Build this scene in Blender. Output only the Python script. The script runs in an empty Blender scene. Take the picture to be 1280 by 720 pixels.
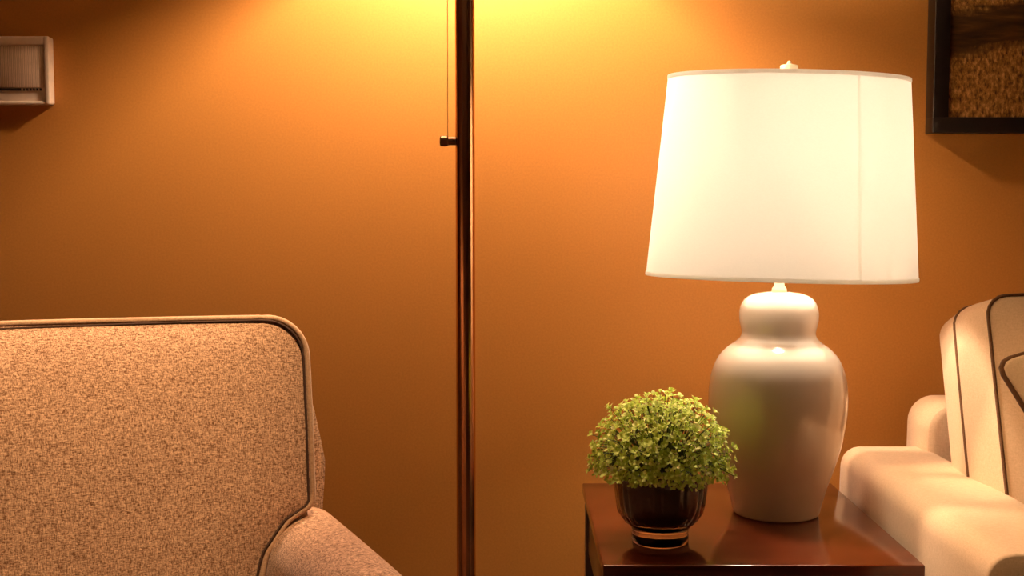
import bpy, bmesh, math, random
from mathutils import Vector, Matrix
random.seed(7)
R = math.radians
S = bpy.context.scene
COL = S.collection
PI = math.pi

# ------------------------------------------------------------------ view
S.view_settings.view_transform = 'Standard'
S.view_settings.look = 'None'
S.view_settings.exposure = 0.0
S.view_settings.gamma = 1.0
S.view_settings.use_curve_mapping = False
S.cycles.max_bounces = 10
S.cycles.transmission_bounces = 10
S.cycles.diffuse_bounces = 5
S.cycles.caustics_refractive = True
S.cycles.sample_clamp_indirect = 4.0

# ------------------------------------------------------------------ materials
def new_mat(name):
    m = bpy.data.materials.new(name); m.use_nodes = True
    return m, m.node_tree, m.node_tree.nodes['Principled BSDF']

def node(nt, kind, **kw):
    n = nt.nodes.new(kind)
    for k, v in kw.items():
        if k.startswith('i_'):
            key = k[2:]
            n.inputs[int(key) if key.isdigit() else key.replace('_', ' ')].default_value = v
        else:
            setattr(n, k, v)
    return n

def ramp(nt, stops):
    r = nt.nodes.new('ShaderNodeValToRGB')
    els = r.color_ramp.elements
    while len(els) < len(stops): els.new(0.5)
    for e, (p, c) in zip(els, stops):
        e.position = p; e.color = (*c, 1)
    return r

def plain(name, col, rough=0.5, metal=0.0, coat=0.0, bump=0.0, bscale=200.0, spec=0.5):
    m, nt, b = new_mat(name)
    b.inputs['Base Color'].default_value = (*col, 1)
    b.inputs['Roughness'].default_value = rough
    b.inputs['Metallic'].default_value = metal
    b.inputs['Coat Weight'].default_value = coat
    b.inputs['Specular IOR Level'].default_value = spec
    tc = node(nt, 'ShaderNodeTexCoord')
    n = node(nt, 'ShaderNodeTexNoise', i_Scale=bscale, i_Detail=3.0)
    nt.links.new(tc.outputs['Object'], n.inputs['Vector'])
    mx = ramp(nt, [(0.3, tuple(c * 0.93 for c in col)), (0.7, tuple(min(1, c * 1.05) for c in col))])
    nt.links.new(n.outputs['Fac'], mx.inputs['Fac'])
    nt.links.new(mx.outputs['Color'], b.inputs['Base Color'])
    if bump:
        bp = node(nt, 'ShaderNodeBump', i_Strength=bump, i_Distance=0.001)
        nt.links.new(n.outputs['Fac'], bp.inputs['Height'])
        nt.links.new(bp.outputs['Normal'], b.inputs['Normal'])
    return m

def fabric(name, lo, hi, scale, bump=0.6, contrast=0.25, dist=0.0012):
    """woven cloth: two crossed stretched noises broken by a fine speckle"""
    m, nt, b = new_mat(name)
    b.inputs['Roughness'].default_value = 0.95
    b.inputs['Specular IOR Level'].default_value = 0.15
    b.inputs['Sheen Weight'].default_value = 0.15
    tc = node(nt, 'ShaderNodeTexCoord')
    outs = []
    for sc in ((scale * 1.6, scale * 1.6, scale * 0.3), (scale * 0.4, scale * 0.4, scale * 1.6)):
        mp = node(nt, 'ShaderNodeMapping'); mp.inputs['Scale'].default_value = sc
        n = node(nt, 'ShaderNodeTexNoise', i_Scale=1.0, i_Detail=2.0)
        nt.links.new(tc.outputs['Object'], mp.inputs['Vector'])
        nt.links.new(mp.outputs['Vector'], n.inputs['Vector'])
        outs.append(n.outputs['Fac'])
    sp = node(nt, 'ShaderNodeTexNoise', i_Scale=scale * 1.1, i_Detail=3.0, i_Roughness=0.7)
    nt.links.new(tc.outputs['Object'], sp.inputs['Vector'])
    a = node(nt, 'ShaderNodeMath', operation='ADD')
    nt.links.new(outs[0], a.inputs[0]); nt.links.new(outs[1], a.inputs[1])
    c = node(nt, 'ShaderNodeMath', operation='ADD')
    nt.links.new(a.outputs[0], c.inputs[0]); nt.links.new(sp.outputs['Fac'], c.inputs[1])
    d = node(nt, 'ShaderNodeMath', operation='DIVIDE'); d.inputs[1].default_value = 3.0
    nt.links.new(c.outputs[0], d.inputs[0])
    r = ramp(nt, [(0.5 - contrast * 0.5, lo), (0.5 + contrast * 0.5, hi)])
    nt.links.new(d.outputs[0], r.inputs['Fac'])
    nt.links.new(r.outputs['Color'], b.inputs['Base Color'])
    bp = node(nt, 'ShaderNodeBump', i_Strength=bump, i_Distance=dist)
    nt.links.new(d.outputs[0], bp.inputs['Height'])
    nt.links.new(bp.outputs['Normal'], b.inputs['Normal'])
    return m

def wood(name, lo, hi, rough=0.2, coat=0.6, axis='X'):
    m, nt, b = new_mat(name)
    b.inputs['Roughness'].default_value = rough
    b.inputs['Coat Weight'].default_value = coat
    b.inputs['Coat Roughness'].default_value = 0.12
    tc = node(nt, 'ShaderNodeTexCoord')
    mp = node(nt, 'ShaderNodeMapping')
    mp.inputs['Scale'].default_value = (2.5, 38, 38) if axis == 'X' else (38, 38, 2.5)
    n = node(nt, 'ShaderNodeTexNoise', i_Scale=1.6, i_Detail=6.0, i_Roughness=0.6, i_Distortion=0.4)
    nt.links.new(tc.outputs['Object'], mp.inputs['Vector'])
    nt.links.new(mp.outputs['Vector'], n.inputs['Vector'])
    r = ramp(nt, [(0.32, lo), (0.68, hi)])
    nt.links.new(n.outputs['Fac'], r.inputs['Fac'])
    nt.links.new(r.outputs['Color'], b.inputs['Base Color'])
    bp = node(nt, 'ShaderNodeBump', i_Strength=0.12, i_Distance=0.0006)
    nt.links.new(n.outputs['Fac'], bp.inputs['Height'])
    nt.links.new(bp.outputs['Normal'], b.inputs['Normal'])
    return m

M = {}
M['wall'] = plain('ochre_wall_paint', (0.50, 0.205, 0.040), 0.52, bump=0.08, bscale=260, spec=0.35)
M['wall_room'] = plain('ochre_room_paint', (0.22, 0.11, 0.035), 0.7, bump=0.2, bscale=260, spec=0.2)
M['ceiling'] = plain('ceiling_paint', (0.42, 0.33, 0.23), 0.9)
M['carpet'] = plain('brown_carpet', (0.16, 0.085, 0.045), 0.95, bump=0.9, bscale=400)
M['trim'] = plain('cream_trim', (0.70, 0.60, 0.46), 0.45)
M['chair'] = fabric('tan_tweed', (0.17, 0.075, 0.038), (0.72, 0.44, 0.29), 500, 0.9, 0.19)
M['chair_piping'] = fabric('tan_piping_cloth', (0.36, 0.20, 0.12), (0.58, 0.36, 0.23), 500, 0.5, 0.3)
M['sofa'] = fabric('beige_sofa_cloth', (0.56, 0.37, 0.225), (0.74, 0.52, 0.335), 420, 0.35, 0.4)
M['sofa_piping'] = fabric('brown_piping_cloth', (0.085, 0.035, 0.015), (0.15, 0.07, 0.03), 600, 0.4, 0.4)
M['groove_shade'] = plain('dark_groove_shade', (0.05, 0.02, 0.01), 0.9)  # dark colour for the shade in the groove beside the chair piping
M['cherry'] = wood('cherry_table_top', (0.065, 0.0115, 0.004), (0.125, 0.026, 0.008), 0.15, 0.35)
M['espresso'] = wood('dark_table_wood', (0.022, 0.008, 0.004), (0.045, 0.015, 0.007), 0.3, 0.3)
M['leg_wood'] = wood('seat_leg_wood', (0.03, 0.012, 0.006), (0.07, 0.025, 0.012), 0.4, 0.2, 'Z')
M['ceramic'] = plain('cream_glazed_ceramic', (0.78, 0.64, 0.52), 0.12, coat=0.5, bscale=8)
M['bronze'] = plain('bronze_lamp_metal', (0.62, 0.32, 0.15), 0.2, metal=1.0, bscale=30)
for _m in (M['bronze'],):
    _b = _m.node_tree.nodes['Principled BSDF']; _b.inputs['Anisotropic'].default_value = 0.85; _b.inputs['Anisotropic Rotation'].default_value = 0.25
    _t = node(_m.node_tree, 'ShaderNodeTangent', direction_type='RADIAL', axis='Z')
    _m.node_tree.links.new(_t.outputs[0], _b.inputs['Tangent'])
M['dark_bronze'] = plain('dark_bronze_metal', (0.09, 0.04, 0.02), 0.3, metal=0.9, bscale=60)
M['brass'] = plain('pale_brass', (0.80, 0.60, 0.34), 0.3, metal=0.9, bscale=60)
M['finial'] = plain('cream_finial_enamel', (0.86, 0.74, 0.52), 0.35, bscale=60)
M['frame_black'] = plain('black_frame_wood', (0.012, 0.008, 0.006), 0.35, bscale=90)
M['frame_side'] = plain('brown_frame_side', (0.045, 0.018, 0.008), 0.5, bscale=90)
M['plastic'] = plain('beige_plastic', (0.92, 0.74, 0.58), 0.45, bscale=60)
M['slot'] = plain('dark_slot', (0.03, 0.015, 0.01), 0.6)
M['soil'] = plain('dark_potting_soil', (0.045, 0.014, 0.007), 0.8, bump=1.0, bscale=180)
M['stem'] = plain('thin_green_stem', (0.07, 0.09, 0.02), 0.7)
M['white_metal'] = plain('white_lamp_enamel', (0.8, 0.74, 0.62), 0.5)

def emitter(name, col, strength):
    m, nt, b = new_mat(name)
    nt.nodes.remove(b)
    e = node(nt, 'ShaderNodeEmission'); e.inputs['Color'].default_value = (*col, 1)
    e.inputs['Strength'].default_value = strength
    nt.links.new(e.outputs[0], nt.nodes['Material Output'].inputs['Surface'])
    return m
WARM = (1.0, 0.66, 0.34)
M['bulb_table'] = emitter('table_lamp_bulb_glow', (1.0, 0.81, 0.60), 315.0)
M['bulb_floor'] = emitter('floor_lamp_bulb_glow', (1.0, 0.71, 0.48), 1850.0)
M['added_downlight_glow'] = emitter('added_downlight_lens_glow', WARM, 12.0)  # lens of the added, unseen downlights

def shade_mat(name, col, trans):
    m, nt, b = new_mat(name)
    nt.nodes.remove(b)
    tc = node(nt, 'ShaderNodeTexCoord')
    mp = node(nt, 'ShaderNodeMapping'); mp.inputs['Scale'].default_value = (300, 300, 900)
    n = node(nt, 'ShaderNodeTexNoise', i_Scale=1.0, i_Detail=2.0)
    nt.links.new(tc.outputs['Object'], mp.inputs['Vector']); nt.links.new(mp.outputs['Vector'], n.inputs['Vector'])
    r = ramp(nt, [(0.3, tuple(c * 0.97 for c in col)), (0.7, col)])
    nt.links.new(n.outputs['Fac'], r.inputs['Fac'])
    d = node(nt, 'ShaderNodeBsdfDiffuse'); t = node(nt, 'ShaderNodeBsdfTranslucent')
    for x in (d, t): nt.links.new(r.outputs['Color'], x.inputs['Color'])
    mx = node(nt, 'ShaderNodeMixShader'); mx.inputs[0].default_value = trans
    nt.links.new(d.outputs[0], mx.inputs[1]); nt.links.new(t.outputs[0], mx.inputs[2])
    nt.links.new(mx.outputs[0], nt.nodes['Material Output'].inputs['Surface'])
    return m
M['shade'] = shade_mat('cream_shade_linen', (0.93, 0.91, 0.88), 0.42)
M['seam'] = shade_mat('shade_seam_linen', (0.97, 0.96, 0.93), 0.9)
M['shade_floor'] = shade_mat('floor_lamp_shade_linen', (0.70, 0.60, 0.45), 0.04)

def glass_mat():
    m, nt, b = new_mat('clear_pot_glass')
    b.inputs['Base Color'].default_value = (0.93, 0.86, 0.80, 1)
    b.inputs['Transmission Weight'].default_value = 1.0
    b.inputs['Roughness'].default_value = 0.02
    b.inputs['IOR'].default_value = 1.48
    return m
M['glass'] = glass_mat()

def leaf_mat():
    m, nt, b = new_mat('small_leaf_green')
    b.inputs['Roughness'].default_value = 0.5
    b.inputs['Specular IOR Level'].default_value = 0.3
    g = node(nt, 'ShaderNodeNewGeometry')
    r = ramp(nt, [(0.0, (0.36, 0.46, 0.05)), (0.45, (0.56, 0.66, 0.10)), (0.8, (0.74, 0.80, 0.20)), (1.0, (0.84, 0.80, 0.32))])
    nt.links.new(g.outputs['Random Per Island'], r.inputs['Fac'])
    nt.links.new(r.outputs['Color'], b.inputs['Base Color'])
    t = node(nt, 'ShaderNodeBsdfTranslucent')
    nt.links.new(r.outputs['Color'], t.inputs['Color'])
    mx = node(nt, 'ShaderNodeMixShader'); mx.inputs[0].default_value = 0.3
    nt.links.new(b.outputs[0], mx.inputs[1]); nt.links.new(t.outputs[0], mx.inputs[2])
    nt.links.new(mx.outputs[0], nt.nodes['Material Output'].inputs['Surface'])
    return m
M['leaf'] = leaf_mat()

def field_mat():
    """photograph of a brown grass field with a darker band of mown hay"""
    m, nt, b = new_mat('grass_field_print')
    b.inputs['Roughness'].default_value = 0.35
    tc = node(nt, 'ShaderNodeTexCoord')
    sx = node(nt, 'ShaderNodeSeparateXYZ'); nt.links.new(tc.outputs['Object'], sx.inputs[0])
    # grass: fine vertical noise
    mp = node(nt, 'ShaderNodeMapping'); mp.inputs['Scale'].default_value = (150, 1, 75)
    n1 = node(nt, 'ShaderNodeTexNoise', i_Scale=1.0, i_Detail=4.0, i_Roughness=0.7)
    nt.links.new(tc.outputs['Object'], mp.inputs['Vector']); nt.links.new(mp.outputs['Vector'], n1.inputs['Vector'])
    grass = ramp(nt, [(0.36, (0.07, 0.025, 0.006)), (0.52, (0.42, 0.185, 0.045)), (0.68, (0.85, 0.46, 0.15))])
    nt.links.new(n1.outputs['Fac'], grass.inputs['Fac'])
    # dark band: long tilted streaks
    mp2 = node(nt, 'ShaderNodeMapping'); mp2.inputs['Scale'].default_value = (14, 1, 90); mp2.inputs['Rotation'].default_value = (0, R(14), 0)
    n2 = node(nt, 'ShaderNodeTexNoise', i_Scale=1.0, i_Detail=4.0)
    nt.links.new(tc.outputs['Object'], mp2.inputs['Vector']); nt.links.new(mp2.outputs['Vector'], n2.inputs['Vector'])
    band = ramp(nt, [(0.35, (0.02, 0.010, 0.003)), (0.6, (0.09, 0.042, 0.013)), (0.78, (0.25, 0.12, 0.04))])
    nt.links.new(n2.outputs['Fac'], band.inputs['Fac'])
    # height with a slow tilt and ragged border
    a = node(nt, 'ShaderNodeMath', operation='MULTIPLY_ADD'); a.inputs[1].default_value = -0.20
    nt.links.new(sx.outputs['X'], a.inputs[0]); nt.links.new(sx.outputs['Z'], a.inputs[2])
    c = node(nt, 'ShaderNodeMath', operation='MULTIPLY_ADD'); c.inputs[1].default_value = 0.05
    nt.links.new(n2.outputs['Fac'], c.inputs[0]); nt.links.new(a.outputs[0], c.inputs[2])
    mask = ramp(nt, [(0.0, (0, 0, 0)), (0.200, (0, 0, 0)), (0.225, (1, 1, 1)), (0.282, (1, 1, 1)), (0.300, (0, 0, 0))])
    nt.links.new(c.outputs[0], mask.inputs['Fac'])
    mx = node(nt, 'ShaderNodeMixRGB')
    nt.links.new(mask.outputs['Color'], mx.inputs[0])
    nt.links.new(grass.outputs['Color'], mx.inputs[1]); nt.links.new(band.outputs['Color'], mx.inputs[2])
    nt.links.new(mx.outputs[0], b.inputs['Base Color'])
    return m
M['field'] = field_mat()

def display_mat():
    """fine etched grid on the grille"""
    m, nt, b = new_mat('ribbed_beige_grille')
    b.inputs['Roughness'].default_value = 0.5
    tc = node(nt, 'ShaderNodeTexCoord')
    w = node(nt, 'ShaderNodeTexWave', wave_type='BANDS', bands_direction='X', i_Scale=95.0, i_Distortion=1.5)
    mp = node(nt, 'ShaderNodeMapping'); mp.inputs['Scale'].default_value = (150, 1, 60)
    n = node(nt, 'ShaderNodeTexNoise', i_Scale=1.0, i_Detail=2.0)
    nt.links.new(tc.outputs['Object'], w.inputs['Vector'])
    nt.links.new(tc.outputs['Object'], mp.inputs['Vector']); nt.links.new(mp.outputs['Vector'], n.inputs['Vector'])
    mu = node(nt, 'ShaderNodeMath', operation='MULTIPLY'); nt.links.new(w.outputs['Fac'], mu.inputs[0]); nt.links.new(n.outputs['Fac'], mu.inputs[1])
    r = ramp(nt, [(0.05, (0.60, 0.44, 0.31)), (0.5, (0.88, 0.68, 0.51))])
    nt.links.new(mu.outputs[0], r.inputs['Fac']); nt.links.new(r.outputs['Color'], b.inputs['Base Color'])
    return m
M['grille'] = display_mat()

# ------------------------------------------------------------------ builders
def link_mesh(name, verts, faces, mat, parent=None, smooth=True, loc=None, auto=None):
    me = bpy.data.meshes.new(name)
    me.from_pydata([tuple(v) for v in verts], [], faces)
    me.validate(); me.update()
    bm = bmesh.new(); bm.from_mesh(me)
    bmesh.ops.recalc_face_normals(bm, faces=bm.faces)
    if auto is not None:
        for e in bm.edges:
            if len(e.link_faces) == 2 and e.calc_face_angle(0) > R(auto): e.smooth = False
    bm.to_mesh(me); bm.free()
    for p in me.polygons: p.use_smooth = smooth
    me.materials.append(mat)
    o = bpy.data.objects.new(name, me)
    COL.objects.link(o)
    if parent is not None: o.parent = parent
    if loc: o.location = loc
    return o

def boxes(name, specs, mat, parent=None, bevel=0.0, seg=2, loc=None, M4=None):
    """specs: list of (x0,x1,y0,y1,z0,z1), all joined in one mesh"""
    bm = bmesh.new()
    for (x0, x1, y0, y1, z0, z1) in specs:
        r = bmesh.ops.create_cube(bm, size=1.0)
        vs = r['verts']
        bmesh.ops.scale(bm, vec=(x1 - x0, y1 - y0, z1 - z0), verts=vs)
        bmesh.ops.translate(bm, vec=((x0 + x1) / 2, (y0 + y1) / 2, (z0 + z1) / 2), verts=vs)
    if bevel:
        bmesh.ops.bevel(bm, geom=bm.edges[:], offset=bevel, segments=seg, profile=0.5, affect='EDGES')
    if M4 is not None: bmesh.ops.transform(bm, matrix=M4, verts=bm.verts)
    for e in bm.edges:
        if len(e.link_faces) == 2 and e.calc_face_angle(0) > R(50): e.smooth = False
    me = bpy.data.meshes.new(name); bm.to_mesh(me); bm.free()
    for p in me.polygons: p.use_smooth = bool(bevel)
    me.materials.append(mat)
    o = bpy.data.objects.new(name, me); COL.objects.link(o)
    if parent is not None: o.parent = parent
    if loc: o.location = loc
    return o

def lathe(name, prof, mat, parent=None, n=64, sx=1.0, sy=1.0, cx=0, cy=0, auto=None, loc=None, flute=None, T=None, closed=False):
    """prof: list of (r, z); r=0 closes the end"""
    verts, faces, rings = [], [], []
    for (r, z) in prof:
        if r <= 1e-6:
            rings.append([len(verts)]); verts.append((cx, cy, z))
        else:
            ring = []
            for i in range(n):
                a = 2 * PI * i / n
                k = 1.0 + (flute[1] * math.cos(flute[0] * a) if flute and z > flute[2] else 0)
                ring.append(len(verts)); verts.append((cx + r * sx * k * math.cos(a), cy + r * sy * k * math.sin(a), z))
            rings.append(ring)
    pairs = list(zip(rings, rings[1:]))
    if closed: pairs.append((rings[-1], rings[0]))
    for a, b in pairs:
        for i in range(n):
            j = (i + 1) % n
            if len(a) == 1 and len(b) == 1: break
            if len(a) == 1: faces.append((a[0], b[i], b[j]))
            elif len(b) == 1: faces.append((a[i], a[j], b[0]))
            else: faces.append((a[i], a[j], b[j], b[i]))
    if T is not None: verts = [T @ Vector(v) for v in verts]
    return link_mesh(name, verts, faces, mat, parent, True, loc, auto)

def smooth_path(pts, k=8, closed=False):
    """Catmull-Rom through points"""
    P = [Vector(p) for p in pts]; n = len(P); out = []
    rng = range(n) if closed else range(n - 1)
    for i in rng:
        g = (lambda j: P[j % n]) if closed else (lambda j: P[max(0, min(n - 1, j))])
        p0, p1, p2, p3 = g(i - 1), g(i), g(i + 1), g(i + 2)
        for s in range(k):
            t = s / k
            out.append(0.5 * ((2 * p1) + (p2 - p0) * t + (2 * p0 - 5 * p1 + 4 * p2 - p3) * t * t + (3 * p1 - p0 - 3 * p2 + p3) * t ** 3))
    if not closed: out.append(P[-1])
    return out

def tube_data(pts, r, closed=False, n=8):
    P = [Vector(p) for p in pts]; m = len(P); verts, faces = [], []
    prev = None
    for i, p in enumerate(P):
        a = P[(i - 1) % m] if closed or i > 0 else p
        b = P[(i + 1) % m] if closed or i < m - 1 else p
        t = (b - a).normalized()
        if prev is None:
            prev = t.orthogonal().normalized()
        prev = (prev - t * prev.dot(t)).normalized()
        q = t.cross(prev)
        for k in range(n):
            c = 2 * PI * k / n
            verts.append(p + (prev * math.cos(c) + q * math.sin(c)) * r)
    for i in range(m if closed else m - 1):
        j = (i + 1) % m
        for k in range(n):
            l = (k + 1) % n
            faces.append((i * n + k, i * n + l, j * n + l, j * n + k))
    if not closed:
        faces.append(tuple(range(n - 1, -1, -1)))
        faces.append(tuple((m - 1) * n + k for k in range(n)))
    return verts, faces

def tube(name, pts, r, mat, parent=None, closed=False, n=8):
    v, f = tube_data(pts, r, closed, n)
    return link_mesh(name, v, f, mat, parent)

def join_data(parts):
    V, F = [], []
    for v, f in parts:
        o = len(V); V += [tuple(x) for x in v]; F += [tuple(i + o for i in q) for q in f]
    return V, F

def round_poly(corners, N=160):
    """corners: (x, y, radius) -> rounded closed outline resampled to N points"""
    pts = []
    n = len(corners)
    for i in range(n):
        p = Vector(corners[i][:2]); r = corners[i][2]
        a = Vector(corners[i - 1][:2]); b = Vector(corners[(i + 1) % n][:2])
        u = (a - p).normalized(); v = (b - p).normalized()
        ang = u.angle(v)
        if r <= 0 or ang > PI - 0.01:
            pts.append(p); continue
        d = min(r / math.tan(ang / 2), (a - p).length * 0.49, (b - p).length * 0.49)
        rr = d * math.tan(ang / 2)
        c = p + (u + v).normalized() * (rr / math.sin(ang / 2))
        s, e = p + u * d, p + v * d
        a0 = math.atan2(s.y - c.y, s.x - c.x); a1 = math.atan2(e.y - c.y, e.x - c.x)
        da = (a1 - a0 + PI) % (2 * PI) - PI
        for k in range(17):
            t = a0 + da * k / 16
            pts.append(Vector((c.x + rr * math.cos(t), c.y + rr * math.sin(t))))
    L = [0]
    m = len(pts)
    for i in range(m): L.append(L[-1] + (pts[(i + 1) % m] - pts[i]).length)
    out = []; j = 0
    for k in range(N):
        s = L[-1] * k / N
        while L[j + 1] < s: j += 1
        t = (s - L[j]) / max(1e-9, L[j + 1] - L[j])
        out.append(pts[j].lerp(pts[(j + 1) % m], t))
    return out

def pad(name, outline, c, w0, w1, f, mat, parent, bf=0.03, bb=0.0, gus=0.008, p=2.6, puff=None, lumps=0.0, seed=0, taper=1.0):
    """upholstered form: outline in (u,v), from depth w0 (back) to w1 (front); f maps (u,v,w) to the thing's space"""
    rnd = random.Random(seed)
    ph = [rnd.uniform(0, 6.28) for _ in range(6)]
    N = len(outline); verts, faces, rings = [], [], []
    cv = Vector(c)
    def ring(scale, off, w):
        r = []
        for q in outline:
            d = (q - cv)
            P = cv + d * scale + d.normalized() * off
            ww = w(P.x, P.y) if callable(w) else w
            if lumps and scale < 0.999:
                ww += lumps * (1 - scale ** 4) * (math.sin(P.x * 23 + ph[0]) * math.sin(P.y * 19 + ph[1]) + 0.5 * math.sin(P.x * 41 + P.y * 31 + ph[2]))
            r.append(len(verts)); verts.append(f(P.x, P.y, ww))
        rings.append(r)
    SC = [0.0, 0.06, 0.15, 0.28, 0.42, 0.56, 0.68, 0.78, 0.86, 0.92, 0.96, 0.985, 1.0]
    # back face
    b0 = len(verts); verts.append(f(cv.x, cv.y, w0 - bb))
    for s in SC[1:]: ring(s * taper, 0, w0 - bb * (1 - s ** p))
    TS = [0.012, 0.04, 0.1, 0.2, 0.35, 0.5, 0.65, 0.8, 0.9, 0.96, 0.988]
    for t_ in TS: ring(1.0 - (1 - taper) * (1 - t_) ** 2, gus * math.sin(PI * t_), (lambda x, y, t=t_: w0 + (w1 + (puff(x, y) if puff else 0) - w0) * t))
    for s in reversed(SC[1:]): ring(s, 0, (lambda x, y, s=s: w1 + puff(x, y) + bf * (1 - s ** 14)) if puff else w1 + bf * (1 - s ** p))
    b1 = len(verts); verts.append(f(cv.x, cv.y, w1 + bf + (puff(cv.x, cv.y) if puff else 0)))
    for i in range(N):
        j = (i + 1) % N
        faces.append((b0, rings[0][i], rings[0][j])); faces.append((b1, rings[-1][j], rings[-1][i]))
        for a, b in zip(rings, rings[1:]): faces.append((a[i], a[j], b[j], b[i]))
    return link_mesh(name, verts, faces, mat, parent)

def piping(name, outline, w, f, r, mat, parent, out=0.0, c=(0, 0), puff=None):
    cv = Vector(c)
    pts = [f(*(q + (q - cv).normalized() * out), w + (puff(q.x, q.y) if puff else 0)) for q in outline]
    return tube(name, pts, r, mat, parent, closed=True, n=8)

def thing(name, label, cat, loc, rz=0.0, group=None):
    o = bpy.data.objects.new(name, None); COL.objects.link(o)
    o.location = loc; o.rotation_euler = (0, 0, rz)
    o['label'] = label; o['category'] = cat
    if group: o['group'] = group
    o.empty_display_size = 0.1
    return o

def struct(name, specs, mat, bevel=0.0):
    o = boxes(name, specs, mat, None, bevel); o['kind'] = 'structure'; return o

# ------------------------------------------------------------------ room
X0, X1, Y0, Y1, H = -2.4, 2.6, -2.2, 2.2, 2.5
struct('floor', [(X0 - .1, X1 + .1, Y0 - .1, Y1 + .1, -0.1, 0)], M['carpet'])
struct('ceiling', [(X0 - .1, X1 + .1, Y0 - .1, Y1 + .1, H, H + 0.1)], M['ceiling'])
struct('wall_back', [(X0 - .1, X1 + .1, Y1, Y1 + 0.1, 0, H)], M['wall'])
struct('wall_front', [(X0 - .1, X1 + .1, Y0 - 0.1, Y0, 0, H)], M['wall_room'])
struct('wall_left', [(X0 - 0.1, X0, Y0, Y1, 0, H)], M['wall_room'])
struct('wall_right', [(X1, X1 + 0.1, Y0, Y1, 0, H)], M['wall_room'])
struct('baseboard_back', [(X0 + .015, X1 - .015, Y1 - 0.015, Y1, 0, 0.1)], M['trim'], 0.004)
struct('baseboard_left', [(X0, X0 + 0.015, Y0, Y1, 0, 0.1)], M['trim'], 0.004)
struct('baseboard_right', [(X1 - 0.015, X1, Y0, Y1, 0, 0.1)], M['trim'], 0.004)

# ------------------------------------------------------------------ side table
TZ = 0.598
tx0, tx1, ty0, ty1 = 0.122, 0.553, 1.575, 2.05
tcx, tcy = (tx0 + tx1) / 2, (ty0 + ty1) / 2
hx, hy = (tx1 - tx0) / 2, (ty1 - ty0) / 2
tb = thing('side_table', 'dark cherry wood side table under the white lamp and the potted plant', 'table', (tcx, tcy, 0))
boxes('table_top', [(-hx, hx, -hy, hy, TZ - 0.018, TZ)], M['cherry'], tb, 0.0022, 3)
i = 0.004
boxes('apron', [(-hx + i + .03, hx - i - .03, -hy + i + .004, -hy + i + .022, TZ - .11, TZ - .018),
                (-hx + i + .03, hx - i - .03, hy - i - .022, hy - i - .004, TZ - .11, TZ - .018),
                (-hx + i + .004, -hx + i + .022, -hy + .03, hy - .03, TZ - .11, TZ - .018),
                (hx - i - .022, hx - i - .004, -hy + .03, hy - .03, TZ - .11, TZ - .018)], M['espresso'], tb, 0.001, 1)
for sx in (-1, 1):
    for sy in (-1, 1):
        xa, xb = sorted((sx * (hx - i), sx * (hx - i - 0.036)))
        ya, yb = sorted((sy * (hy - i), sy * (hy - i - 0.036)))
        boxes('leg', [(xa, xb, ya, yb, 0, TZ - .018)], M['espresso'], tb, 0.002, 2)
boxes('shelf', [(-hx + .02, hx - .02, -hy + .02, hy - .02, 0.16, 0.178)], M['espresso'], tb, 0.002, 2)

# ------------------------------------------------------------------ table lamp
LX, LY = 0.413, 1.85
tl = thing('table_lamp', 'lit table lamp with cream shade and glossy white ceramic jar base on the side table', 'lamp', (LX, LY, TZ))
prof = [(0, 0.0), (0.060, 0.0), (0.0655, 0.002), (0.0675, 0.007), (0.070, 0.018), (0.0775, 0.045), (0.0875, 0.075), (0.0965, 0.105),
        (0.1035, 0.140), (0.1065, 0.172), (0.1055, 0.200), (0.1010, 0.224), (0.0915, 0.245), (0.0790, 0.259), (0.0660, 0.2685),
        (0.0590, 0.2755), (0.0565, 0.282), (0.0570, 0.288), (0.0590, 0.296), (0.0605, 0.306), (0.0600, 0.318), (0.0565, 0.329), (0.0490, 0.338),
        (0.0370, 0.3435), (0.0220, 0.346), (0.0130, 0.347), (0, 0.347)]
pp = smooth_path([(r, 0, z) for r, z in prof[1:-1]], 3)
lathe('ceramic_body', [(0, 0.0)] + [(p.x, p.z) for p in pp] + [(0, 0.347)], M['ceramic'], tl, 96)
lathe('neck_stem', [(0, 0.345), (0.012, 0.345), (0.011, 0.352), (0.008, 0.356), (0.007, 0.375), (0.007, 0.450), (0.014, 0.453), (0.014, 0.510), (0.011, 0.516), (0, 0.516)], M['finial'], tl, 32)
lathe('bulb', [(0, 0.514), (0.012, 0.516), (0.015, 0.528), (0.024, 0.548), (0.030, 0.568), (0.030, 0.584), (0.024, 0.600), (0.012, 0.610), (0, 0.612)], M['bulb_table'], tl, 32)
# harp: wire loop around the bulb up to the finial
hp = []
for k in range(25):
    a = PI * k / 24
    hp.append((0.052 * math.cos(a) * (1.0 if 4 < k < 20 else 0.9), 0, 0.40 + 0.275 * math.sin(a) ** 0.8))
tube('harp', [(0.008, 0, 0.385)] + hp + [(-0.008, 0, 0.385)], 0.0016, M['brass'], tl, n=6)
# shade: oval, slightly tilted
SB, ST = 0.368, 0.675          # bottom and top above the table
rb, rt = 0.2085, 0.1835
OV = 0.62
tilt = Matrix.Translation((0.006, 0, 0.52)) @ Matrix.Rotation(R(1.3), 4, 'Y') @ Matrix.Translation((0, 0, -0.52))
sp = []
for k in range(13): sp.append((rb + (rt - rb) * k / 12, SB + (ST - SB) * k / 12))
sp_in = [(r - 0.0016, z) for r, z in reversed(sp)]
sh = lathe('lamp_shade', sp + sp_in, M['shade'], tl, 128, 1.0, OV, auto=60, T=tilt, closed=True)
def rim(name, r, z, h):
    return lathe(name, [(r + 0.0008, z - h), (r + 0.0012, z), (r + 0.0008, z + h), (r - 0.0026, z + h), (r - 0.0026, z - h)], M['seam'], sh, 128, 1.0, OV, auto=60, T=tilt, closed=True)
rim('shade_rim', rb - 0.0002, SB + 0.003, 0.003); rim('shade_rim', rt + 0.0002, ST - 0.003, 0.003)
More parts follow.
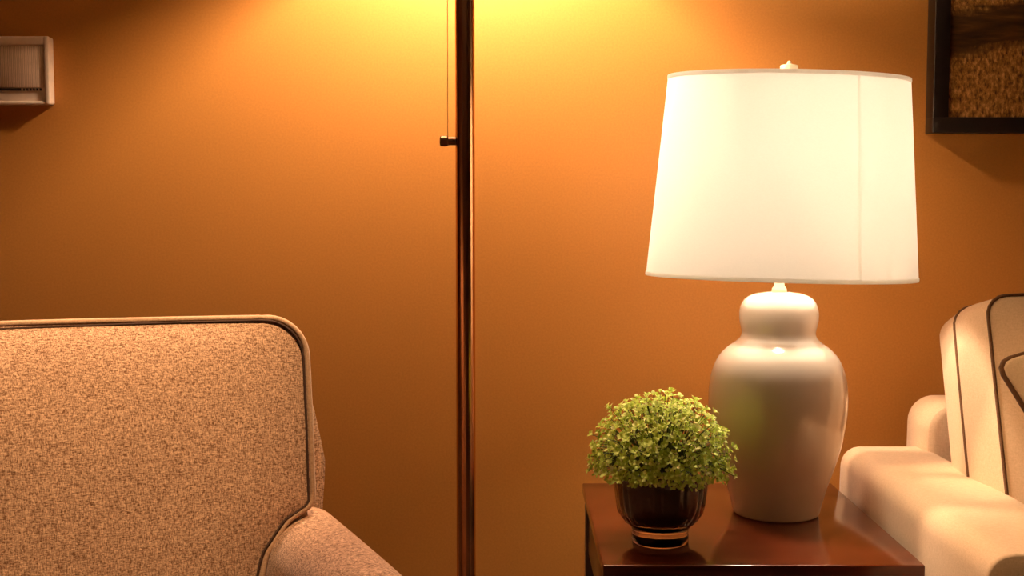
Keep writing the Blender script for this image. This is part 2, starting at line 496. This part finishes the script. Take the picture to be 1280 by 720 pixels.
# overlapping vertical seam of the shade
V, F = [], []
for k in range(13):
    r = rb + (rt - rb) * k / 12 + 0.0011; z = SB + (ST - SB) * k / 12
    for a in (-66.0, -65.2, -64.4):
        V.append(tilt @ Vector((r * math.cos(R(a)), r * OV * math.sin(R(a)), z)))
for k in range(12):
    for j in range(2): F.append((k * 3 + j, k * 3 + j + 1, k * 3 + j + 4, k * 3 + j + 3))
link_mesh('seam', V, F, M['seam'], sh)
# spider wires and the finial
sp_parts = []
for a in (0, 120, 240):
    e = tilt @ Vector(((rt - .002) * math.cos(R(a)), (rt - .002) * OV * math.sin(R(a)), ST - 0.006))
    m_ = tilt @ Vector((0, 0, ST - 0.004))
    sp_parts.append(tube_data([m_, e], 0.0014, n=6))
V, F = join_data(sp_parts)
link_mesh('spider', V, F, M['brass'], sh)
fin = lathe('finial', [(0, ST - 0.008), (0.006, ST - 0.008), (0.006, ST + 0.001), (0.0125, ST + 0.003), (0.0135, ST + 0.005), (0.0135, ST + 0.017), (0.012, ST + 0.0185),
                 (0.006, ST + 0.0195), (0.0035, ST + 0.021), (0.0025, ST + 0.0245), (0, ST + 0.0255)], M['finial'], tl, 40, T=tilt)

# ------------------------------------------------------------------ potted plant
PX, PY = 0.212, 1.690
pt = thing('potted_plant', 'small bushy green plant in a clear glass pot on the side table', 'plant', (PX, PY, TZ))
outer = [(0, 0), (0.0385, 0), (0.0405, 0.002), (0.0405, 0.012), (0.0400, 0.018), (0.0425, 0.024), (0.052, 0.032), (0.0600, 0.044), (0.0635, 0.060), (0.0660, 0.080), (0.0680, 0.098), (0.0685, 0.1005)]
inner = [(0.0660, 0.1005), (0.0650, 0.096), (0.0630, 0.078), (0.0605, 0.060), (0.0570, 0.046), (0.048, 0.034), (0.036, 0.0265), (0.020, 0.0235), (0, 0.023)]
lathe('glass_pot', outer + inner, M['glass'], pt, 96, auto=50, flute=(24, 0.012, 0.03))
lathe('soil', [(0, 0.0242), (0.019, 0.0247), (0.035, 0.0278), (0.047, 0.0352), (0.0556, 0.047), (0.0590, 0.061), (0.0615, 0.079), (0.0625, 0.090), (0.045, 0.094), (0.02, 0.096), (0, 0.096)],
      M['soil'], pt, 64, flute=(24, 0.012, 0.03))
# foliage: sprigs of small rounded leaves over a dome
leafV, leafF, stemparts = [], [], []
rnd = random.Random(11)
def add_leaf(base, direction, normal, L, W):
    o = len(leafV)
    d = direction.normalized(); s = d.cross(normal)
    s = s.normalized() if s.length > 1e-4 else d.orthogonal().normalized()
    nn = s.cross(d).normalized()
    prof = [(0, 0), (0.22, 0.62), (0.52, 1.0), (0.82, 0.72), (1.0, 0)]
    leafV.append(tuple(base))
    mids = []
    for t, w in prof[1:-1]:
        sag = nn * (0.10 * L * math.sin(PI * t))
        c = base + d * (L * t) + sag
        leafV.append(tuple(c + s * (W * w / 2) + nn * (0.12 * W))); leafV.append(tuple(c)); leafV.append(tuple(c - s * (W * w / 2) + nn * (0.12 * W)))
    leafV.append(tuple(base + d * L - nn * (0.04 * L)))
    leafF.extend([(o, o + 1, o + 2), (o, o + 2, o + 3)])
    for k in range(2):
        a = o + 1 + 3 * k
        leafF.extend([(a, a + 3, a + 4, a + 1), (a + 1, a + 4, a + 5, a + 2)])
    leafF.extend([(o + 7, o + 10, o + 8), (o + 8, o + 10, o + 9)])
cz = 0.114
def dome(th, phi, k):
    # th azimuth, phi elevation (-25..90 deg)
    rr = 0.098
    hh = 0.098 if phi > 0 else 0.040
    return Vector((rr * k * math.cos(phi) * math.cos(th), rr * k * math.cos(phi) * math.sin(th), cz + hh * k * math.sin(phi)))
NS = 1350
for s_ in range(NS):
    f_ = (s_ + 0.5) / NS
    zz = 1 - f_ * 1.36
    phi = math.asin(max(-1, min(1, zz))); th = s_ * 2.399963 + rnd.uniform(-.25, .25)
    k = rnd.choice([rnd.uniform(0.92, 1.03), rnd.uniform(0.80, 1.0), rnd.uniform(0.6, 0.9)])
    if rnd.random() < 0.07: k = rnd.uniform(1.03, 1.12)
    tip = dome(th, phi, k)
    out = (tip - Vector((0, 0, cz - 0.03))).normalized()
    root = Vector((tip.x * 0.35, tip.y * 0.35, 0.092 + rnd.uniform(0, .01)))
    if s_ % 3 == 0:
        mid = root.lerp(tip, 0.55) + Vector((0, 0, 0.012))
        stemparts.append(tube_data(smooth_path([root, mid, tip], 3), 0.0006, n=4))
    nl = rnd.randint(3, 5)
    tw = rnd.uniform(0, 6.28)
    u = out.orthogonal().normalized(); v = out.cross(u)
    for q in range(nl):
        a = tw + q * 2 * PI / nl + rnd.uniform(-.3, .3)
        side = u * math.cos(a) + v * math.sin(a)
        d = (side * 0.9 + out * rnd.uniform(0.15, 0.8) + Vector((0, 0, 0.15))).normalized()
        L = rnd.uniform(0.0046, 0.0078)
        add_leaf(tip + side * 0.0008, d, out, L, L * rnd.uniform(0.62, 0.85))
fo = link_mesh('foliage', leafV, leafF, M['leaf'], pt)
V, F = join_data(stemparts); link_mesh('stems', V, F, M['stem'], pt)

# ------------------------------------------------------------------ floor lamp
FX, FY = -0.0745, 1.92
fl = thing('floor_lamp', 'bronze floor lamp pole with pull chain standing before the ochre wall', 'lamp', (FX, FY, 0))
lathe('base', [(0, 0), (0.13, 0), (0.135, 0.004), (0.135, 0.014), (0.128, 0.020), (0.05, 0.030), (0.024, 0.045), (0.018, 0.07), (0, 0.07)], M['bronze'], fl, 64)
lathe('pole', [(0, 0.06), (0.0155, 0.06), (0.0155, 1.57), (0.010, 1.575), (0.010, 1.65), (0.017, 1.655), (0.017, 1.72), (0, 1.72)], M['bronze'], fl, 48, auto=40)
lathe('bulb', [(0, 1.718), (0.013, 1.722), (0.017, 1.738), (0.028, 1.762), (0.031, 1.782), (0.028, 1.800), (0.018, 1.814), (0, 1.82)], M['bulb_floor'], fl, 32)
fs = []
for k in range(9): fs.append((0.200 - 0.08 * k / 8, 1.642 + 0.25 * k / 8))
fsh = lathe('lamp_shade', fs + [(r - 0.002, z) for r, z in reversed(fs)], M['shade_floor'], fl, 96, auto=60, closed=True)
tube_parts = [tube_data([(0, 0, 1.884), (0.120 * math.cos(R(a)), 0.120 * math.sin(R(a)), 1.884)], 0.0018, n=6) for a in (10, 130, 250)]
tube_parts.append(tube_data([(0.012, 0, 1.67), (0.045, 0, 1.73), (0.05, 0, 1.81), (0.0, 0, 1.886)], 0.0016, n=6))
V, F = join_data(tube_parts); link_mesh('spider', V, F, M['brass'], fsh)
# pull chain: tiny beads on a cord, ending in a small barrel
cx_ = -0.0275
bm = bmesh.new()
z = 1.192
tube_v, tube_f = tube_data([(cx_, 0, 1.186), (cx_, 0, 1.67), (-0.012, 0, 1.685)], 0.0006, n=6)
link_mesh('pull_chain', tube_v, tube_f, M['brass'], fl)
bm.free()
T = Matrix.Translation((-0.0275, 0, 1.180)) @ Matrix.Rotation(R(90), 4, 'Y')
lathe('pull_knob', [(0, -0.0125), (0.0070, -0.0125), (0.0088, -0.0105), (0.0088, -0.001), (0.0068, 0.001), (0.0068, 0.0125), (0, 0.0125)], M['dark_bronze'], fl, 32, T=T, auto=40)

# ------------------------------------------------------------------ armchair (left)
ac = thing('armchair', 'tan tweed armchair with piped back cushion and rolled arm beside the floor lamp', 'armchair', (-0.504, 1.022, 0), R(22))
# local: x to the viewer's right, y to the back, z up; the face of the back cushion leans back 8 degrees
def fc(x, s, w):     # s above z 0.718 along the leaning face, w towards the sitter
    return Vector((x, 0.30 + 0.139 * s - 0.990 * w, 0.718 + 0.990 * s + 0.139 * w))
half = [(0.400, 0.224, 0.048), (0.401, 0.10, 0.0), (0.400, -0.004, 0.010), (0.367, -0.020, 0.02), (0.338, -0.056, 0.03), (0.326, -0.100, 0.03), (0.322, -0.26, 0.02)]
corners = half + [(-x, y, r) for x, y, r in reversed(half)]
ol = round_poly(corners, 260)
# crown: the top edge rises gently to the middle
ol = [Vector((q.x, q.y + (0.004 * (1 - (q.x / 0.4) ** 2) if q.y > 0.15 else 0))) for q in ol]
def cpuff(x, y):
    return 0.042 * max(0, 1 - abs(x / 0.404) ** 3.2) * max(0, 1 - abs(max(0, y) / 0.232) ** 3.2)
bc = pad('back_cushion', ol, (0, 0.0), -0.14, 0.0, fc, M['chair'], ac, bf=0.006, bb=0.01, gus=0.006, p=3.0, lumps=0.0012, seed=3, puff=cpuff)
piping('piping', ol, 0.0, fc, 0.0038, M['chair_piping'], bc, 0.001, puff=cpuff)
piping('groove_shade_line', [Vector((q.x, q.y)) for q in ol], 0.0035, fc, 0.0015, M['groove_shade'], bc, -0.0048, puff=cpuff)  # thin dark tube painting the groove's shadow just inside the piping
bo = round_poly([(0.380, 0.200, 0.05), (0.420, 0.12, 0.09), (0.434, 0.040, 0.06), (0.424, -0.05, 0.03), (0.40, -0.42, 0.02),
                 (-0.40, -0.42, 0.02), (-0.424, -0.05, 0.03), (-0.434, 0.040, 0.06), (-0.420, 0.12, 0.09), (-0.380, 0.200, 0.05)], 160)
pad('back_frame', bo, (0, -0.1), -0.24, -0.065, fc, M['chair'], ac, bf=0.0, bb=0.02, gus=0.008, p=4)
def arm_chair(sx):
    def fa(u, v, w): return Vector((sx * u + sx * 0.03 * (w / 0.6) * 0.5, 0.34 - w, v))
    oa = round_poly([(0.348, 0.692, 0.055), (0.444, 0.706, 0.055), (0.444, 0.60, 0.03), (0.420, 0.55, 0.03), (0.418, 0.115, 0.01), (0.324, 0.115, 0.01), (0.322, 0.55, 0.03), (0.326, 0.60, 0.05)], 140)
    a = pad('arm', oa, (0.37, 0.5), 0.0, 0.68, fa, M['chair'], ac, bf=0.012, bb=0.01, gus=0.004, p=6)
    piping('piping', oa, 0.68, fa, 0.004, M['chair_piping'], a, 0.001)
arm_chair(1); arm_chair(-1)
def fseat(u, v, w): return Vector((u, v, w))
so = round_poly([(-0.315, -0.33, 0.05), (0.315, -0.33, 0.05), (0.315, 0.31, 0.03), (-0.315, 0.31, 0.03)], 140)
sc_ = pad('seat_cushion', so, (0, 0), 0.31, 0.44, fseat, M['chair'], ac, bf=0.03, bb=0.0, gus=0.008, p=4)
piping('piping', so, 0.44, fseat, 0.0045, M['chair_piping'], sc_, 0.001)
boxes('seat_base', [(-0.322, 0.322, -0.33, 0.42, 0.12, 0.31)], M['chair'], ac, 0.015, 3)
for sx in (-1, 1):
    for y in (-0.29, 0.42):
        lathe('leg', [(0, 0), (0.016, 0), (0.018, 0.01), (0.026, 0.125), (0, 0.125)], M['leg_wood'], ac, 24, cx=sx * 0.36, cy=y)

# ------------------------------------------------------------------ sofa (right)
sx0, sw = 0.566, 1.95
sf = thing('sofa', 'cream upholstered sofa with rounded arm beside the side table', 'sofa', (sx0 + sw / 2, 1.75, 0))
HW = sw / 2
def sofa_arm(s):
    def fa(u, v, w): return Vector((s * u, 0.295 - w, v))
    oa = round_poly([(HW - 0.165, 0.663, 0.055), (HW - 0.002, 0.663, 0.055), (HW, 0.60, 0.02), (HW - 0.004, 0.10, 0.01), (HW - 0.16, 0.10, 0.01), (HW - 0.163, 0.60, 0.02)], 150)
    a = pad('arm', oa, (HW - 0.08, 0.48), 0.0, 0.64, fa, M['sofa'], sf, bf=0.010, bb=0.012, gus=0.003, p=7)
sofa_arm(-1); sofa_arm(1)
# back frame behind the arms
def fb(u, v, w): return Vector((u, 0.36 - w, v))
ob = round_poly([(-HW + 0.137, 0.742, 0.045), (HW - 0.137, 0.742, 0.045), (HW - 0.130, 0.12, 0.01), (-HW + 0.130, 0.12, 0.01)], 560)
pad('back_frame', ob, (0, 0.45), 0.0, 0.11, fb, M['sofa'], sf, bf=0.012, bb=0.006, gus=0.006, p=6)
boxes('seat_base', [(-HW + 0.15, HW - 0.15, -0.30, 0.28, 0.10, 0.34)], M['sofa'], sf, 0.015, 3)
inner = HW - 0.165
# two seat cushions, two back cushions
for s in (-1, 1):
    x0, x1 = sorted((s * 0.004, s * (inner - 0.002)))
    so = round_poly([(x0, -0.34, 0.05), (x1, -0.34, 0.05), (x1, 0.20, 0.03), (x0, 0.20, 0.03)], 140)
    c_ = pad('seat_cushion', so, ((x0 + x1) / 2, -0.05), 0.34, 0.475, fseat, M['sofa'], sf, bf=0.025, gus=0.008, p=4)
    piping('piping', so, 0.475, fseat, 0.0032, M['sofa_piping'], c_, 0.001)
LEAN = R(19)
def fp(x, s, w):     # cushion face leaning back; s up along the face, w forward
    return Vector((x, 0.035 + math.sin(LEAN) * (s - 0.44) - math.cos(LEAN) * w, 0.505 + math.cos(LEAN) * s + math.sin(LEAN) * w))
for s in (-1, 1):
    a, b = (-HW + 0.145, -0.003) if s < 0 else (0.003, HW - 0.145)
    o_ = round_poly([(a, 0.004, 0.14), (b, 0.004, 0.14), (b, 0.462, 0.030), (a, 0.462, 0.030)], 240)
    o_ = [Vector((q.x, q.y + 0.008 * (1 - ((q.x - (a + b) / 2) / ((b - a) / 2)) ** 2) * (q.y / 0.45))) for q in o_]
    c_ = pad('back_cushion', o_, ((a + b) / 2, 0.23), -0.175, 0.0, fp, M['sofa'], sf, bf=0.045, bb=0.025, gus=0.012, p=2.8, taper=1.03, lumps=0.006, seed=5 + s)
    piping('piping', o_, 0.0, fp, 0.0026, M['sofa_piping'], c_, 0.0012)
    o_r = [Vector(((a + b) / 2, 0.23)) + (q - Vector(((a + b) / 2, 0.23))) * (1 + 0.03 * (0.10 / 0.175) ** 2) for q in o_]
    piping('piping', o_r, -0.10, fp, 0.0024, M['sofa_piping'], c_, 0.0122, c=((a + b) / 2, 0.23))
for sx in (-1, 1):
    for y in (-0.28, 0.34):
        lathe('leg', [(0, 0), (0.020, 0), (0.022, 0.01), (0.030, 0.105), (0, 0.105)], M['leg_wood'], sf, 24, cx=sx * (HW - 0.09), cy=y)

# throw pillow leaning on the sofa's back cushion, one corner up
PO = Vector((0.962, 0.0, 0.0))
tp = thing('throw_pillow', 'small cream throw pillow with dark piping leaning on the sofa cushion', 'pillow', (0.935, 1.60, 0.50))
ca, sa = math.cos(R(22)), math.sin(R(22))
def ft(u, v, w):
    x = u * ca - v * sa; q = u * sa + v * ca
    P = fp(x, 0.224 + q, 0.115 + w) + Vector((0.935, 1.75, 0)) - Vector((0.935, 1.60, 0.50))
    return P
ot = round_poly([(-0.205, -0.205, 0.02), (0.205, -0.205, 0.02), (0.205, 0.205, 0.02), (-0.205, 0.205, 0.02)], 160)
ot = [Vector((q.x * (1 - 0.06 * (1 - (q.y / .205) ** 2)), q.y * (1 - 0.06 * (1 - (q.x / .205) ** 2)))) for q in ot]
b_ = pad('pillow_cover', ot, (0, 0), -0.006, 0.006, ft, M['sofa'], tp, bf=0.003, bb=0.035, gus=0.0, p=3.0, lumps=0.003, seed=9,
         puff=lambda x, y: 0.058 * max(0, 1 - abs(x / 0.206) ** 2.0) * max(0, 1 - abs(y / 0.206) ** 2.0))
piping('piping', ot, 0.0, ft, 0.0046, M['sofa_piping'], b_, 0.001)

# ------------------------------------------------------------------ picture on the wall
pw, phh = 0.62, 0.50
pf = thing('framed_picture', 'black framed picture of a brown grass field hanging on the wall at right', 'picture', (0.752 + pw / 2, 2.1995, 1.207))
b = 0.028
hw = pw / 2
boxes('frame', [(-hw, hw, -0.040, 0, 0, b), (-hw, hw, -0.040, 0, phh - b, phh), (-hw, -hw + b, -0.0398, 0, b - .001, phh - b + .001), (hw - b, hw, -0.0398, 0, b - .001, phh - b + .001)], M['frame_black'], pf, 0.0015, 2)
boxes('picture_print', [(-hw + b - .002, hw - b + .002, -0.030, -0.006, b - .002, phh - b + .002)], M['field'], pf)

# ------------------------------------------------------------------ wall control on the left
wc = thing('wall_thermostat', 'beige plastic thermostat box with ribbed grille mounted on the wall', 'thermostat', (-0.905, 2.1995, 1.259))
boxes('housing', [(-0.075, 0.075, -0.020, 0, 0, 0.121)], M['plastic'], wc, 0.004, 3)
boxes('rim', [(-0.075, 0.075, -0.0255, -0.018, 0.106, 0.121), (-0.075, 0.075, -0.0245, -0.018, 0, 0.006), (0.066, 0.075, -0.0265, -0.018, 0.0, 0.121), (-0.075, -0.066, -0.0265, -0.018, 0, 0.121)], M['plastic'], wc, 0.002, 2)
boxes('grille', [(-0.064, 0.064, -0.0225, -0.018, 0.030, 0.104)], M['grille'], wc, 0.0006, 1)
boxes('slot', [(-0.058, 0.022, -0.0232, -0.018, 0.0245, 0.0285)], M['slot'], wc)
ticks = []
for k in range(6): ticks.append((0.026 + k * 0.006, 0.0285 + k * 0.006, -0.0232, -0.018, 0.0245, 0.0285))
boxes('tick_marks', ticks, M['slot'], wc)

# ------------------------------------------------------------------ ceiling downlights, unseen, added to brighten the armchair and the sofa
def downlight(loc, aim, power, angle, blend, label, size=0.04):
    t = thing('added_downlight', label, 'light', (loc[0], loc[1], H))
    lathe('trim_ring', [(0.045, -0.001), (0.062, -0.001), (0.064, -0.004), (0.060, -0.008), (0.046, -0.010), (0.043, -0.006)], M['white_metal'], t, 48, closed=True)
    lathe('lens', [(0, -0.003), (0.043, -0.003), (0.043, -0.001), (0, -0.001)], M['added_downlight_glow'], t, 48)
    L = bpy.data.lights.new('added_downlight_beam', 'SPOT'); L.energy = power; L.color = WARM
    L.spot_size = R(angle); L.spot_blend = blend; L.shadow_soft_size = size
    lo = bpy.data.objects.new('added_downlight_beam', L); COL.objects.link(lo)
    lo.location = (loc[0], loc[1], H - 0.03)
    d = Vector(aim) - lo.location
    lo.rotation_euler = d.to_track_quat('-Z', 'Y').to_euler()
downlight((0.0, 0.95), (-0.48, 1.43, 0.98), 250, 25, 0.8, 'added unseen ceiling downlight lighting the armchair')
downlight((-0.20, 0.90), (0.74, 1.62, 0.68), 105, 20, 0.9, 'added unseen ceiling downlight tilted towards the sofa arm')

# dim warm room glow
W = bpy.data.worlds.new('room_world'); S.world = W; W.use_nodes = True
W.node_tree.nodes['Background'].inputs[0].default_value = (0.5, 0.3, 0.15, 1)
W.node_tree.nodes['Background'].inputs[1].default_value = 0.02

# ------------------------------------------------------------------ camera
cam = bpy.data.cameras.new('camera'); cam.lens = 36 * 1500 / 1280; cam.sensor_width = 36
cam.clip_start = 0.02
co = bpy.data.objects.new('camera', cam); COL.objects.link(co)
co.location = (0, 0, 1.08); co.rotation_euler = (R(86.0), 0, 0)
S.camera = co
